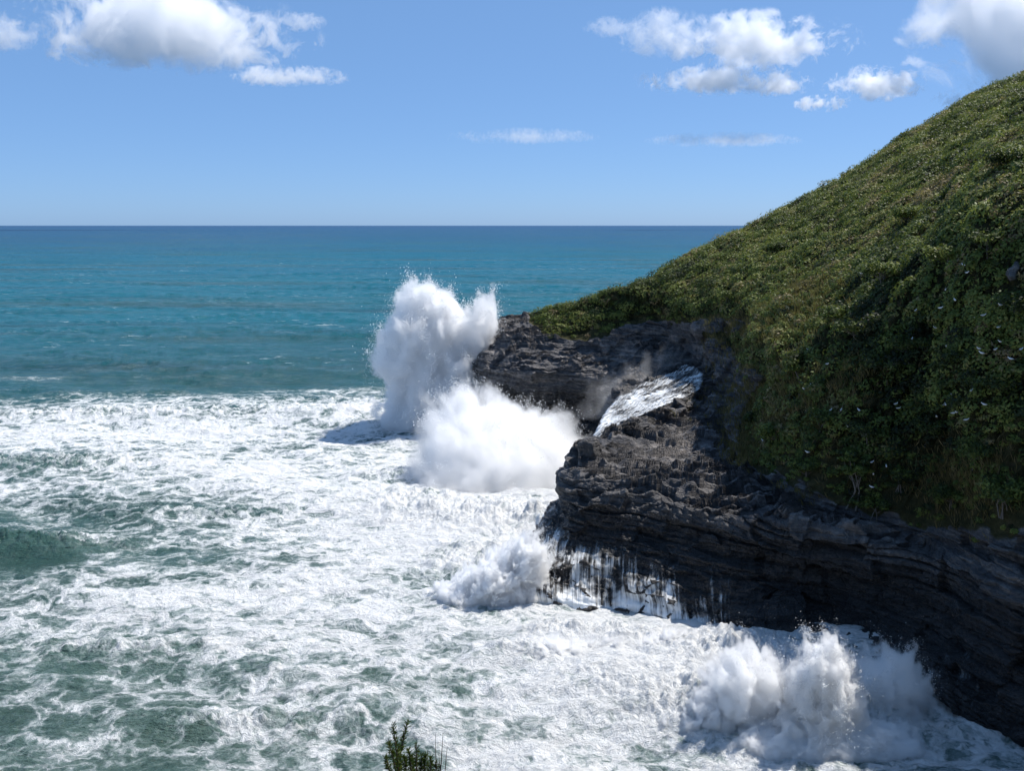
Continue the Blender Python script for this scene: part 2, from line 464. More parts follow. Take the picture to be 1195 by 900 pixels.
# turf hummocks, drawn out down the slope
ul = SS * 14.0 + 1.2 * noise3(A * 0.3)
vl = np.concatenate([np.zeros((NS, 1)), np.cumsum(np.linalg.norm(np.diff(BASE, axis=1), axis=-1), 1)], 1)
vl = vl - vl[:, [int(np.searchsorted(tu, 8))]]
um = np.stack([ul * 0.16, vl * 0.62 + 0.1 * ul, 0 * ul], -1)
hum = -0.80 * fbm(um, 4, 0.5, mode='billow') - 0.25 * fbm(A * 0.75, 3, mode='billow') + 0.45 * fbm(A * 0.12 + 9, 2)
disp = rock * (1 - veg) + hum * 2.3 * sstep(-0.05, 1.3, vegd)
disp *= sstep(0.2, 1.0, TT) * (1 - sstep(8.2, 9.5, TT) * 0.6)
# keep the outline near the drawn one
disp *= np.where(TT > 7.4, 0.65, 1.0)
A = A + Nrm * disp[..., None]
NrmF = grid_normals(A)
if NrmF[150:500, 350:700].mean((0, 1))[2] < 0: NrmF = -NrmF
wet = sstep(9.5, 5.0, A[..., 2] + 1.5 * fbm(A * 0.3, 3)) * (1 - veg)
wet = np.maximum(wet, sstep(1.6, 0.2, np.abs(SS - 9.0)) * sstep(4.9, 3.9, TT) * 0.9)
M_LAND = mat_headland()
F = grid_faces(NS, NT)
if Nrm is not None:
    F = F[:, ::-1] if np.cross(BASE[200, 400] - BASE[199, 400], BASE[200, 401] - BASE[200, 400]) @ Nrm[200, 400] < 0 else F
land = obj('headland', mesh_np('headland', A, F, M_LAND, True, {'veg': (veg.ravel(), 'POINT'), 'wet': (wet.ravel(), 'POINT')}))
tag(land, 'dark layered rock headland rising to a green scrubby slope', 'headland', kind='structure')
# coarse tree for placing things on the land
cs = A[::4, ::4]
bvh = BVHTree.FromPolygons([Vector(p) for p in cs.reshape(-1, 3)], grid_faces(*cs.shape[:2]).tolist())

def hit(px, py):
    d = Vector(at(px, py, 1.0)) - Vector((0, 0, CAM_H))
    r = bvh.ray_cast(Vector((0, 0, CAM_H)), d.normalized(), 400)
    return r[0], r[1]

# near ground: the viewpoint slope under and in front of the camera
gx, gy = np.meshgrid(np.linspace(-70, 64, 120), np.concatenate([np.linspace(-60, 1.8, 30), np.linspace(2.2, 27, 70)]), indexing='ij')
gz = np.where(gy < 1.8, 28.2 + (1.8 - gy).clip(0) * 0.05, np.where(gy < 10, 28.2 - 0.78 * (gy - 1.8), 21.8 - 1.6 * (gy - 10)))
gP = np.stack([gx, gy, gz], -1)
gP[..., 2] += fbm(gP * 0.5, 4) * 0.25 - 0.08
gF = grid_faces(*gx.shape)
near = obj('ground', mesh_np('ground', gP, gF, M_LAND, True, {'veg': (np.ones(gx.size), 'POINT'), 'wet': (np.zeros(gx.size), 'POINT')}))
tag(near, 'grassy slope under the viewpoint', 'ground', kind='structure')

# ------------------------------------------------------------------ sea
cx = np.concatenate([np.linspace(-3, -0.68, 60)[:-1], np.linspace(-0.68, 0.68, 980), np.linspace(0.68, 3, 60)[1:]])
py_near = np.linspace(1010, 455, 560)
yy = np.array([G(PW / 2, p)[1] for p in py_near])
yy = np.concatenate([[5, 15, 25, 32], yy, np.geomspace(yy[-1], 3000, 300)[1:], np.geomspace(3000, 120000, 60)[1:]])
CX, YY = np.meshgrid(cx, yy, indexing='ij')
sx = CX * (YY + 6)
P = np.stack([sx, YY, np.zeros_like(sx)], -1)
px, py = project(P)
dist = np.hypot(sx, YY)
def blob(x, y, rx, ry): return np.exp(-(((px - x) / rx) ** 2 + ((py - y) / ry) ** 2))
nz = lambda s, o=3, sd=0.0, m=None: fbm(P * np.array([s * 0.6, s, 1]) + sd, o, mode=m)
edge = 474 - 10 * sstep(0, 420, px) + 22 * nz(0.03, 3, 4) * 0.6 + 16 * nz(0.012, 2, 9)
foam = 0.62 * sstep(-16, 22, py - edge)
foam *= 1 - 0.30 * sstep(545, 620, py) * sstep(420, 160, px)
foam -= 0.30 * blob(20, 548, 90, 16) + 0.42 * blob(0, 660, 90, 60) + 0.25 * blob(190, 600, 180, 30) + 0.2 * blob(230, 650, 120, 20)
foam -= 0.22 * sstep(700, 800, py) * sstep(560, 420, px) + 0.30 * blob(500, 790, 110, 26) + 0.2 * blob(560, 745, 50, 14) + 0.1 * blob(100, 860, 180, 50)
foam += 0.18 * blob(330, 560, 160, 26) + 0.25 * blob(480, 640, 130, 50) + 0.25 * blob(330, 690, 120, 26) + 0.2 * blob(150, 500, 220, 16)
foam += 0.35 * blob(700, 740, 180, 40) + 0.35 * blob(850, 800, 200, 60) + 0.3 * blob(560, 590, 120, 60) + 0.15 * blob(650, 860, 120, 50)
foam -= 0.12 * blob(1120, 880, 110, 30)
foam += 0.13 * sstep(640, 720, py) * sstep(520, 400, px)
foam += 0.48 * fbm(np.stack([sx * .022 + .012 * YY, YY * .085, sx * 0 + 3], -1), 4, .55) * sstep(-10, 30, py - edge)
white = 0.30 * blob(380, 457, 60, 3) + 0.28 * blob(30, 440, 60, 5) + 0.28 * blob(120, 432, 50, 4) + 0.1 * blob(250, 445, 300, 14) + 0.18 * blob(620, 458, 60, 4)
foam += white
far_w = sstep(470, 440, py)
foam += far_w * (-0.10)
# swell and chop, then churned heaps near the rock
amp = sstep(4000, 120, dist)
ang = R(255)
z = np.zeros_like(sx)
for (L, a, da) in ((34, .42, 0), (21, .26, .35), (13, .17, -.4), (8.3, .11, .6), (5.6, .08, -.15)):
    d = (math.cos(ang + da), math.sin(ang + da))
    ph = (sx * d[0] + YY * d[1]) * 2 * math.pi / L + 2.2 * nz(0.02, 2, L)
    z += a * np.sin(ph) * sstep(40, 4, dist / L / 3) * (0.35 + 0.65 * sstep(260, 130, dist))
chop = fbm(np.stack([sx * 0.10 + 0.04 * YY, YY * 0.22, sx * 0], -1), 5, 0.6, mode='ridge')
z += (0.45 + 0.4 * sstep(140, 260, dist)) * chop * sstep(3500, 300, dist)
z *= 0.6 + 0.8 * sstep(-0.3, 0.5, nz(0.03, 2, 50))
crest = sstep(0.25, 0.75, z)
foamy = np.clip(foam, 0, 1)
z += 0.30 * fbm(P * np.array([0.35, 0.5, 1]), 4, 0.55, mode='billow') * sstep(0.1, 0.6, foamy) * amp
z += 0.10 * fbm(P * np.array([1.0, 1.5, 1]) + 5, 4, 0.6) * sstep(400, 80, dist)
heaps = [(650, 748, 60, 9, 1.1), (730, 752, 50, 8, 1.0), (590, 690, 70, 18, 1.3), (550, 655, 60, 22, 1.2), (840, 775, 70, 24, 1.4), (800, 830, 80, 22, 1.1), (900, 830, 90, 24, 1.5),
         (700, 800, 60, 18, .7), (560, 605, 90, 16, 1.3), (480, 590, 60, 14, 1.0), (640, 612, 50, 12, 1.2), (340, 790, 70, 9, .4), (600, 770, 40, 10, .8), (70, 545, 130, 8, 1.3), (40, 640, 130, 14, 1.3), (180, 486, 300, 6, 1.3), (250, 600, 160, 9, .7), (120, 760, 160, 14, .7), (320, 840, 150, 14, .7),
         (1010, 845, 70, 16, 1.0), (960, 850, 60, 12, .9), (400, 470, 200, 4, .7), (470, 560, 60, 8, 1.2)]
hb = fbm(P * np.array([0.5, 0.6, 1]) + 77, 5, 0.62, mode='billow')
for (x, y, rx, ry, h) in heaps:
    g = blob(x, y, rx, ry)
    z += h * g * (0.75 + 0.9 * hb)
lace = 0.75 * sstep(0.05, 0.3, foamy + 0.1) * np.where(py > 440, 1, 0)
foam += 0.16 * crest * sstep(0.12, 0.3, foam)
foam = foam - 0.02
P[..., 2] = z
M_SEA = mat_sea()
sea = obj('sea', mesh_np('sea', P, grid_faces(*sx.shape), M_SEA, True, {'foam': (foam.ravel(), 'POINT'), 'lace': (lace.ravel(), 'POINT')}))
tag(sea, 'turquoise sea with churned white foam near the rocks', 'sea', kind='structure')

# ------------------------------------------------------------------ streaming water on the rock
def boxblur(a, k):
    for ax in (0, 1):
        pad = [(0, 0), (0, 0)]; pad[ax] = (k + 1, k)
        c = np.cumsum(np.pad(a, pad, mode='edge'), axis=ax)
        n_ = a.shape[ax]
        a = (np.take(c, np.arange(2 * k + 1, 2 * k + 1 + n_), ax) - np.take(c, np.arange(n_), ax)) / (2 * k + 1)
    return a
DSM = {k: boxblur(boxblur(disp, k), k) for k in (4, 11)}
def water_sheet(name, s0, s1, t0, t1, coverfn, mat, lift=0.1, rough=0.1, sm=4):
    i0, i1 = np.searchsorted(su, s0), np.searchsorted(su, s1)
    j0, j1 = np.searchsorted(tu, t0), np.searchsorted(tu, t1)
    n = Nrm[i0:i1, j0:j1]; Q = BASE[i0:i1, j0:j1] + n * DSM[sm][i0:i1, j0:j1, None]
    Q = Q + n * (lift + rough * (0.5 + fbm(Q * 1.1, 3, mode='billow')))[..., None]
    ds = np.linalg.norm(np.diff(BASE[i0:i1, j0:j1], axis=0), axis=-1); dt = np.linalg.norm(np.diff(BASE[i0:i1, j0:j1], axis=1), axis=-1)
    u = np.zeros(Q.shape[:2]); v = np.zeros(Q.shape[:2])
    u[1:] = np.cumsum(ds, 0); v[:, 1:] = np.cumsum(dt, 1)
    s = (SS[i0:i1, j0:j1] - s0) / (s1 - s0); t = (TT[i0:i1, j0:j1] - t0) / (t1 - t0)
    cov = coverfn(s, t, Q)
    flow = np.stack([u, v, np.zeros_like(u)], -1)
    me = mesh_np(name, Q, grid_faces(*Q.shape[:2]), mat, True, {'cover': (cov.ravel(), 'POINT'), 'flow': (flow.reshape(-1, 3), 'POINT')})
    return obj(name, me)

def edge_fade(s, t, a=0.15, b=0.15):
    return -0.5 * (1 - sstep(0, a, s) * sstep(1, 1 - a, s) * sstep(0, b, t) * sstep(1, 1 - b, t))
w = water_sheet('cascade', 8.02, 9.9, 2.3, 4.15, lambda s, t, Q: 0.12 - 0.10 * t + 0.25 * fbm(Q * .45 + 2, 3) + edge_fade(s, t, .12, .14) + .2 * fbm(Q * .3, 3), mat_whitewater('cascade_water', 3.2, 0.34, 0.52), 0.12, 0.22, sm=11)
tag(w, 'white water pouring down the dark ledge between the shelf and the far point', 'cascade')
w = water_sheet('runoff', 4.6, 8.0, 0.3, 2.1, lambda s, t, Q: 0.31 - 0.62 * t + 0.12 * s + 0.42 * fbm(Q * np.array([.3, .3, .12]) + 3, 4) + 0.22 * fbm(Q * 1.1, 3) + edge_fade(s, t, .12, .001), mat_whitewater('runoff_water', 3.6, 0.22, 0.5), 0.1, 0.15)
tag(w, 'thin white streams draining down the foot of the rock bluff', 'runoff')
w = water_sheet('runoff', 2.2, 3.0, 0.3, 2.0, lambda s, t, Q: 0.0 - 0.12 * t + 0.30 * fbm(Q * np.array([.5, .5, .0]) + 8, 3) + edge_fade(s, t, .2, .1), mat_whitewater('stream_water', 1.1, 0.2, 0.6), 0.06, 0.05)
tag(w, 'few thin trickles on the dark cliff right of the small splash', 'runoff')

# ------------------------------------------------------------------ spray (volumes)
_wp = rng.random((256, 3)).astype(np.float32)
def worley(p):
    p = np.asarray(p, np.float32)
    i = np.floor(p); f = p - i
    i = i.astype(np.int32) & 255
    best = np.full(p.shape[:-1], 9.0, np.float32)
    for dx in (-1, 0, 1):
        hx = _perm[(i[..., 0] + dx) & 255]
        for dy in (-1, 0, 1):
            hy = _perm[hx + ((i[..., 1] + dy) & 255)]
            for dz in (-1, 0, 1):
                w = _wp[_perm[hy + ((i[..., 2] + dz) & 255)]]
                d = (w[..., 0] + dx - f[..., 0]) ** 2 + (w[..., 1] + dy - f[..., 1]) ** 2 + (w[..., 2] + dz - f[..., 2]) ** 2
                best = np.minimum(best, d)
    return np.sqrt(best)

def surface_nets(F, org, h):
    """closed quad surface of F = 0 on a regular grid (F > 0 inside)"""
    n = F.shape
    S = F > 0
    c = [S[a:n[0] - 1 + a, b:n[1] - 1 + b, d:n[2] - 1 + d] for a in (0, 1) for b in (0, 1) for d in (0, 1)]
    sm = sum(k.astype(np.int8) for k in c)
    act = (sm > 0) & (sm < 8)
    ids = -np.ones(act.shape, np.int64)
    cells = np.argwhere(act)
    ids[act] = np.arange(len(cells))
    acc = np.zeros((len(cells), 3)); cnt = np.zeros(len(cells))
    corners = np.array([(a, b, d) for a in (0, 1) for b in (0, 1) for d in (0, 1)])
    for p in range(8):
        for q in range(p + 1, 8):
            if np.abs(corners[p] - corners[q]).sum() != 1: continue
            a = F[tuple((cells + corners[p]).T)]; b = F[tuple((cells + corners[q]).T)]
            m = (a > 0) != (b > 0)
            t = np.where(m, a / np.where(m, a - b, 1), 0)
            acc += np.where(m[:, None], corners[p] + (corners[q] - corners[p]) * t[:, None], 0)
            cnt += m
    V = (cells + acc / cnt[:, None]) * h + org
    quads = []
    for ax in range(3):
        u, v = (ax + 1) % 3, (ax + 2) % 3
        sl0 = [slice(None)] * 3; sl1 = [slice(None)] * 3
        sl0[ax] = slice(0, -1); sl1[ax] = slice(1, None)
        a, b = S[tuple(sl0)], S[tuple(sl1)]
        e = np.argwhere(a != b)
        e = e[(e[:, u] > 0) & (e[:, v] > 0) & (e[:, u] < n[u] - 1) & (e[:, v] < n[v] - 1)]
        ins = a[tuple(e.T)]
        du = np.zeros(3, int); dv = np.zeros(3, int); du[u] = 1; dv[v] = 1
        k = [ids[tuple((e - x).T)] for x in (du + dv, dv, 0 * du, du)]
        Q = np.stack(k, 1)
        Q = np.where(ins[:, None], Q, Q[:, ::-1])
        quads.append(Q)
    return V, np.concatenate(quads)

M_DROP = (lambda b: b.surf(b.n('ShaderNodeBsdfPrincipled', {'Base Color': (.86, .88, .9, 1), 'Roughness': .5}).outputs[0]))(NB('water_droplet'))

def vapour(name, sigma, aniso):
    b = NB(name)
    return b.vol(b.n('ShaderNodeVolumeScatter', {'Color': (0.996, 0.997, 0.998, 1), 'Density': sigma, 'Anisotropy': aniso}).outputs[0])

def spray(name, origin, Hh, prof, top, vox, scale, amp, shells, label, cat='splash', drops=1500, dsz=0.05, aniso=0.4, yslope=0.0, seed=0.0, lift=0.36):
    """prof: (z01, centre, half width, half depth); top: (x, height), metres round the origin; shells: (depth below the skin, density)"""
    pp = np.array(prof); tp = np.array(top)
    xm = max(np.abs(pp[:, 1]).max() + pp[:, 2].max(), 1) + amp * .6
    ym = pp[:, 3].max() + amp * .6
    X, Y_, Z = np.meshgrid(np.arange(-xm, xm, vox), np.arange(-ym + min(0, yslope * Hh), ym + max(0, yslope * Hh), vox), np.arange(-1.0, Hh + amp * .6, vox), indexing='ij')
    q = (Z / Hh).clip(0, 1)
    c, w, d = (np.interp(q, pp[:, 0], pp[:, k]) for k in (1, 2, 3))
    ex, ey = (X - c) / w, (Y_ - Z * yslope) / d
    f = (1 - np.sqrt(ex * ex + ey * ey)) * np.minimum(w, d)
    g = (np.interp(X, tp[:, 0], tp[:, 1]) - Z) * 0.7
    k_ = amp * .7
    hh = np.clip(k_ - np.abs(f - g), 0, None) / k_
    ff = np.minimum(f, g) - hh * hh * k_ * .25
    band = np.abs(ff - 0.2 * amp) < amp * 1.1
    pts = np.stack([X[band], Y_[band], Z[band] * .72], -1) * scale + seed + origin[0]
    wv = np.stack([fbm(pts * 1.3 + o_, 2) for o_ in (3, 11, 23)], -1)
    pts = pts + wv * 0.35
    er = 0.55 * worley(pts * 1.5) + 0.36 * worley(pts * 3.7 + 5) + 0.26 * worley(pts * 8.6 + 9) + 0.34 * fbm(pts * 1.0, 5, .6)
    rad_ = np.sqrt(X[band] ** 2 + Y_[band] ** 2 + (Z[band] + Hh * .25) ** 2) + 1e-3
    dirs = np.stack([X[band] / rad_, Y_[band] / rad_, (Z[band] + Hh * .25) / rad_], -1)
    jet = fbm(dirs * 7.5 + (rad_ / Hh * 0.9)[:, None] + seed, 4, .6)
    er = er * 0.95 + 0.85 * jet * sstep(.1, .7, Z[band] / Hh)
    Fd = ff.copy()
    Fd[band] = ff[band] - amp * (er - lift)
    Fd[[0, -1]] = -1; Fd[:, [0, -1]] = -1; Fd[:, :, [0, -1]] = -1
    root = None
    for k, (lev, sg) in enumerate(shells):
        V, Q = surface_nets(Fd - lev, np.array([X[0, 0, 0], Y_[0, 0, 0], Z[0, 0, 0]]), vox)
        if not len(Q): continue
        me = mesh_np(name if k == 0 else 'dense_core', V, Q, vapour(name + '_water', sg, aniso), True)
        if k == 0:
            root = obj(name, me, loc=origin); tag(root, label, cat)
            V0 = V
        else:
            obj('dense_core', me, root)
    if drops:
        rq = np.random.default_rng(int(Hh * 100))
        hgt = (V0[:, 2] / Hh).clip(0.02, 1)
        cl = sstep(0.0, 0.35, fbm(V0 * (0.9 / (dsz / .06)), 3)) * hgt ** .7
        ii = rq.choice(len(V0), drops, p=cl / cl.sum())
        cen = np.stack([np.interp(hgt[ii], pp[:, 0], pp[:, 1]), V0[ii, 1] * 0, V0[ii, 2] * .6], -1)
        dr = V0[ii] - cen; dr /= np.linalg.norm(dr, axis=1)[:, None] + 1e-6
        C = V0[ii] + dr * (np.abs(rq.normal(size=drops)) ** 1.6 * dsz * 5)[:, None] + rq.normal(size=(drops, 3)) * dsz * 2
        tet = np.array([[1, 1, 1], [1, -1, -1], [-1, 1, -1], [-1, -1, 1]]) * 0.6
        Vd = C[:, None] + tet[None] * (dsz * (0.16 + rq.random(drops) ** 5 * .8))[:, None, None]
        fd = np.arange(drops)[:, None, None] * 4 + np.array([[0, 1, 2], [0, 3, 1], [0, 2, 3], [1, 3, 2]])[None]
        do = obj('droplets', mesh_np('droplets', Vd.reshape(-1, 3), fd.reshape(-1, 3), M_DROP, True), root)
        do['kind'] = 'stuff'
    return root

SPRAYS = True
if SPRAYS:
    # tall plume against the far point
    spray('wave_splash', G(524, 499), 23.0,
          [(0.0, 0.8, 13.0, 7.0), (0.2, 0.2, 11.4, 6.4), (0.4, -1.2, 10.2, 5.6), (0.62, -1.8, 9.9, 5.2), (0.8, -1.4, 9.2, 4.8), (1.0, -1.2, 8.4, 4.0)],
          [(-13.5, 11.0), (-10.8, 15.5), (-9.0, 18.5), (-6.8, 20.8), (-2.8, 22.0), (0.5, 21.2), (2.4, 18.6), (3.8, 18.8), (5.4, 21.4), (7.0, 20.6), (8.4, 14), (13, 7)],
          0.19, 0.26, 3.6, [(0, .4), (.3, .9), (.8, 1.2)], 'tall white plume of spray bursting in front of the dark far point', drops=45000, dsz=.10, lift=.40)
    spray('wave_splash', G(574, 570), 12.6,
          [(0.0, 1.5, 13.0, 7.5), (0.3, 1.5, 12.5, 7.0), (0.6, 0.5, 10.8, 5.6), (1.0, -1.0, 8.0, 4.2)],
          [(-13, 4.5), (-9, 9.5), (-5, 11.8), (-1, 10.6), (4, 9.4), (9, 7.8), (15.5, 4.0)],
          0.24, 0.22, 3.4, [(0, .16), (.4, .4), (1.0, .9)], 'broad bank of drifting spray below the tall plume', drops=12000, dsz=.085, yslope=0.9, seed=31)
    spray('wave_splash', G(957, 862), 6.6,
          [(0.0, 0.0, 3.6, 2.2), (0.3, 0.1, 2.9, 1.9), (0.65, 0.3, 2.5, 1.7), (1.0, 0.2, 2.2, 1.4)],
          [(-3.8, 1.2), (-2.6, 2.4), (-2.0, 4.9), (-0.9, 6.3), (0.3, 6.4), (1.2, 5.4), (2.0, 4.6), (2.7, 2.6), (3.9, 1.4)],
          0.062, 0.75, 1.5, [(0, 2.2), (.1, 5.0)], 'small upright burst of white spray beside the dark cliff foot', drops=22000, dsz=.045, seed=7, lift=.42)
    spray('spray_cloud', G(1026, 838), 4.8,
          [(0.0, -0.4, 4.0, 1.9), (0.4, 0.2, 3.5, 1.7), (1.0, 0.6, 2.6, 1.3)],
          [(-4.2, 3.2), (-1.5, 4.3), (0.6, 4.7), (2.0, 4.2), (3.0, 2.6), (4.0, 1.0)],
          0.075, 0.7, 1.5, [(0, .9), (.15, 2.0)], 'fan of shaded bluish spray against the cliff right of the small burst', 'spray', drops=12000, dsz=.042, seed=13, lift=.42)
    spray('spray_cloud', G(880, 842), 5.2,
          [(0.0, 0.0, 4.4, 2.6), (0.5, 0.0, 3.8, 2.3), (1.0, -0.2, 3.0, 1.7)],
          [(-4.8, 1.6), (-3.2, 3.6), (-1.2, 4.9), (1.0, 4.4), (2.8, 3.6), (4.8, 1.6)],
          0.075, 0.66, 1.7, [(0, 1.4), (.15, 3.5)], 'tumbling bank of spray joining the small burst on its left', 'spray', drops=12000, dsz=.042, seed=17, lift=.42)
    spray('breaking_wave', G(812, 842), 2.4,
          [(0.0, 0.0, 4.2, 2.0), (0.5, 0.3, 3.7, 1.6), (1.0, 0.8, 2.8, 1.0)],
          [(-4.6, .2), (-2.6, .7), (-0.5, 1.2), (1.6, 1.8), (3.0, 2.0), (4.6, 1.3)],
          0.065, 0.85, 1.1, [(0, 3.0), (.1, 7.0)], 'churning broken wave front left of the tumbling spray', 'wave', drops=3500, dsz=.045, seed=41, lift=.42)
    spray('breaking_wave', G(962, 866), 1.4,
          [(0.0, 0.0, 6.4, 2.4), (0.5, 0.0, 5.8, 1.9), (1.0, 0.2, 5.0, 1.2)],
          [(-6.6, .4), (-4.0, 1.2), (-1.0, 1.3), (2.0, 1.5), (4.6, 1.1), (6.6, .4)],
          0.06, 0.95, .8, [(0, 3.0), (.1, 7.0)], 'low skirt of broken wave round the foot of the small burst', 'wave', drops=3000, dsz=.04, seed=43, lift=.45)
    spray('breaking_wave', G(640, 770), 1.6,
          [(0.0, 0.0, 4.0, 1.6), (0.5, 0.0, 3.7, 1.3), (1.0, 0.2, 3.2, .8)],
          [(-4.2, .6), (-2.0, 1.3), (0.5, 1.6), (2.5, 1.2), (4.2, .5)],
          0.06, 0.9, .8, [(0, 3.0), (.1, 7.0)], 'low white roller in the middle of the foam below the rock bluff', 'wave', drops=1500, dsz=.04, seed=47, lift=.45)
    spray('breaking_wave', G(762, 762), 2.1,
          [(0.0, 0.0, 5.6, 1.6), (0.5, 0.0, 5.2, 1.3), (1.0, 0.3, 4.4, .8)],
          [(-5.8, .6), (-3.4, 1.2), (-1.2, 1.0), (0.8, 1.7), (2.8, 1.5), (4.2, 2.1), (5.8, 1.2)],
          0.065, 0.8, 1.0, [(0, 2.4), (.1, 6.0)], 'low white roller nearer the cliff under the bluff runoff', 'wave', drops=4000, dsz=.04, seed=53, lift=.45)
    spray('breaking_wave', G(562, 702), 5.4,
          [(0.0, 0.0, 5.6, 2.6), (0.5, 0.9, 5.0, 2.1), (1.0, 2.4, 3.8, 1.6)],
          [(-6.2, .5), (-3.6, 1.8), (-1.0, 2.9), (1.5, 4.2), (3.4, 5.6), (5.0, 5.8), (6.2, 5.0)],
          0.08, 0.7, 1.7, [(0, 2.4), (.12, 6.0)], 'wave heaped up and breaking against the left foot of the rock bluff', 'wave', drops=12000, dsz=.05, seed=19, lift=.42)
    O = at(735, 470, 109); O[2] = 7
    spray('spray_cloud', O, 9.5,
          [(0.0, -1.0, 6.5, 3.0), (0.4, 0.5, 6.2, 2.8), (0.7, 3.0, 4.8, 2.2), (1.0, 5.0, 3.0, 1.6)],
          [(-8, 3.5), (-4, 5.0), (0, 6.0), (4, 8.0), (6, 9.3), (8.4, 7.5)],
          0.2, 0.3, 2.6, [(0, .035), (.4, .05), (.9, .06)], 'thin veil of mist rising above the cascade in the dark hollow', 'mist', drops=0, seed=23, lift=.45)

# ------------------------------------------------------------------ clouds (volumes)
def cloud(px_, py_, rx, ry, dens, label, seed=0, D=6000.0, thick=0.8, amp=0.9):
    c = at(px_, py_, D)
    u = D / FPX
    b = NB('cloud_vapour')
    co = b.n('ShaderNodeTexCoord').outputs['Object']
    sp = b.n('ShaderNodeSeparateXYZ', {0: co})
    zz = sp.outputs[2]
    # flatter underside: squeeze the lower half
    zq = b.m_('MULTIPLY', zz, b.m_('ADD', 1.0, b.m_('MULTIPLY', b.m_('LESS_THAN', zz, 0.0), 0.35)))
    vec = b.n('ShaderNodeCombineXYZ', {0: sp.outputs[0], 1: sp.outputs[1], 2: zq}).outputs[0]
    rr = b.v_('LENGTH', vec)
    asp = rx / ry
    q = b.v_('ADD', b.v_('MULTIPLY', co, (asp, thick * asp, 1.0)), (seed * 3.7, seed * 1.3, seed * 2.1))
    n = b.noise(q, 1.6, 10, 0.68, 0.4)
    n2 = b.noise(q, 0.35, 2, 0.5)
    nn = b.m_('ADD', b.lin(n, 0.28, 0.68), b.m_('MULTIPLY', b.lin(n2, 0.3, 0.7), 0.5))
    val = b.m_('SUBTRACT', b.m_('SUBTRACT', 1.0, rr), b.m_('MULTIPLY', b.m_('SUBTRACT', nn, 0.50), amp * 1.75))
    dn = b.m_('MULTIPLY', b.m_('MULTIPLY', b.ss(val, 0.0, 0.2), b.ss(rr, 1.0, 0.85)), 0.62 * dens / (ry * u))
    m = b.vol(b.n('ShaderNodeVolumeScatter', {'Color': (0.99, 0.99, 0.99, 1), 'Density': dn, 'Anisotropy': 0.35}).outputs[0])
    m.cycles.volume_step_rate = 0.25
    # lumpy closed shell
    nu, nv = 24, 48
    th = np.linspace(0.02, math.pi - 0.02, nu); ph = np.linspace(0, 2 * math.pi, nv, endpoint=False)
    T_, P_ = np.meshgrid(th, ph, indexing='ij')
    S = np.stack([np.sin(T_) * np.cos(P_), np.sin(T_) * np.sin(P_), np.cos(T_)], -1)
    i = np.arange(nu - 1)[:, None] * nv + np.arange(nv)[None, :]
    j = np.arange(nu - 1)[:, None] * nv + (np.arange(nv)[None, :] + 1) % nv
    Fq = np.stack([i, i + nv, j + nv, j], -1).reshape(-1, 4).tolist()
    S[..., 2] = np.where(S[..., 2] < 0, S[..., 2] / 1.35, S[..., 2])
    Fq += [list(range(nv)), [(nu - 1) * nv + kk for kk in range(nv)][::-1]]
    me = bpy.data.meshes.new('cloud')
    me.from_pydata(S.reshape(-1, 3).tolist(), [], Fq)
    me.materials.append(m)
    o = obj('cloud', me, loc=c)
    o.scale = (rx * u, rx * u * thick * 0.6, ry * u)
    tag(o, label, 'cloud', 'clouds over the sea')
    return o

CLOUDS = [
 (195, 38, 205, 60, 7, 'largest white cloud, long and heaped, at the upper left of the sky', 1, 1.0),
 (2, 42, 45, 30, 2.5, 'ragged pale cloud cut by the left edge of the sky', 2, 1.0),
 (348, 26, 34, 14, 1.3, 'tiny thin wisp above the right end of the largest cloud', 3, 1.0),
 (335, 90, 78, 14, 2.0, 'flat narrow streak of cloud below the right end of the largest cloud', 4, 1.1),
 (775, 45, 62, 36, 2.2, 'soft ragged puff at the left end of the upper right cloud row', 5, 1.0),
 (888, 52, 125, 40, 6, 'long white cloud with two humps in the upper right cloud row', 6, 1.0),
 (815, 95, 78, 24, 5, 'small flat based white cloud below the soft ragged puff', 7, 1.0),
 (905, 99, 50, 19, 4.5, 'small slanting cloud between two flat based clouds', 8, 1.0),
 (1024, 99, 68, 26, 5, 'small white cloud just left of the green hilltop', 9, 1.0),
 (958, 122, 34, 12, 3.5, 'small oval cloud lowest in the right hand cloud row', 10, 1.0),
 (1180, 32, 150, 125, 9, 'big bright cloud rising behind the top of the green hill', 11, .7),
 (1085, 42, 34, 26, 2.2, 'faint broken puff left of the big bright cloud', 12, 1.1),
 (610, 160, 95, 11, 0.4, 'faint flat veil of cloud above the middle of the horizon', 13, 1.0),
 (845, 164, 95, 10, 0.4, 'faint flat veil of cloud above the green slope', 14, 1.0),
 (710, 33, 32, 15, 0.8, 'faint small smudge of cloud left of the soft ragged puff', 15, 1.0),
 (1112, 118, 34, 14, 1.6, 'thin torn scrap of cloud touching the hill outline', 16, 1.0),
]
for (x, y, rx, ry, dn, lb, sd, am) in CLOUDS:
    cloud(x, y, rx, ry, dn, lb, sd, amp=am)

# ------------------------------------------------------------------ vegetation
LEAF_STOPS = [(0.0, (0.012, 0.018, 0.010)), (0.25, (0.036, 0.054, 0.018)), (0.48, (0.105, 0.142, 0.032)), (0.68, (0.205, 0.235, 0.055)), (0.85, (0.23, 0.185, 0.080)), (1.0, (0.27, 0.20, 0.11))]
M_LEAF = mat_leaf('scrub_leaf', LEAF_STOPS)
M_GRASS = mat_leaf('dry_grass_blade', [(0.0, (0.10, 0.085, 0.03)), (0.5, (0.17, 0.13, 0.05)), (1.0, (0.24, 0.18, 0.09))])
M_BARK = mat_bark('grey_bark', (0.10, 0.085, 0.07, 1), (0.22, 0.19, 0.16, 1))

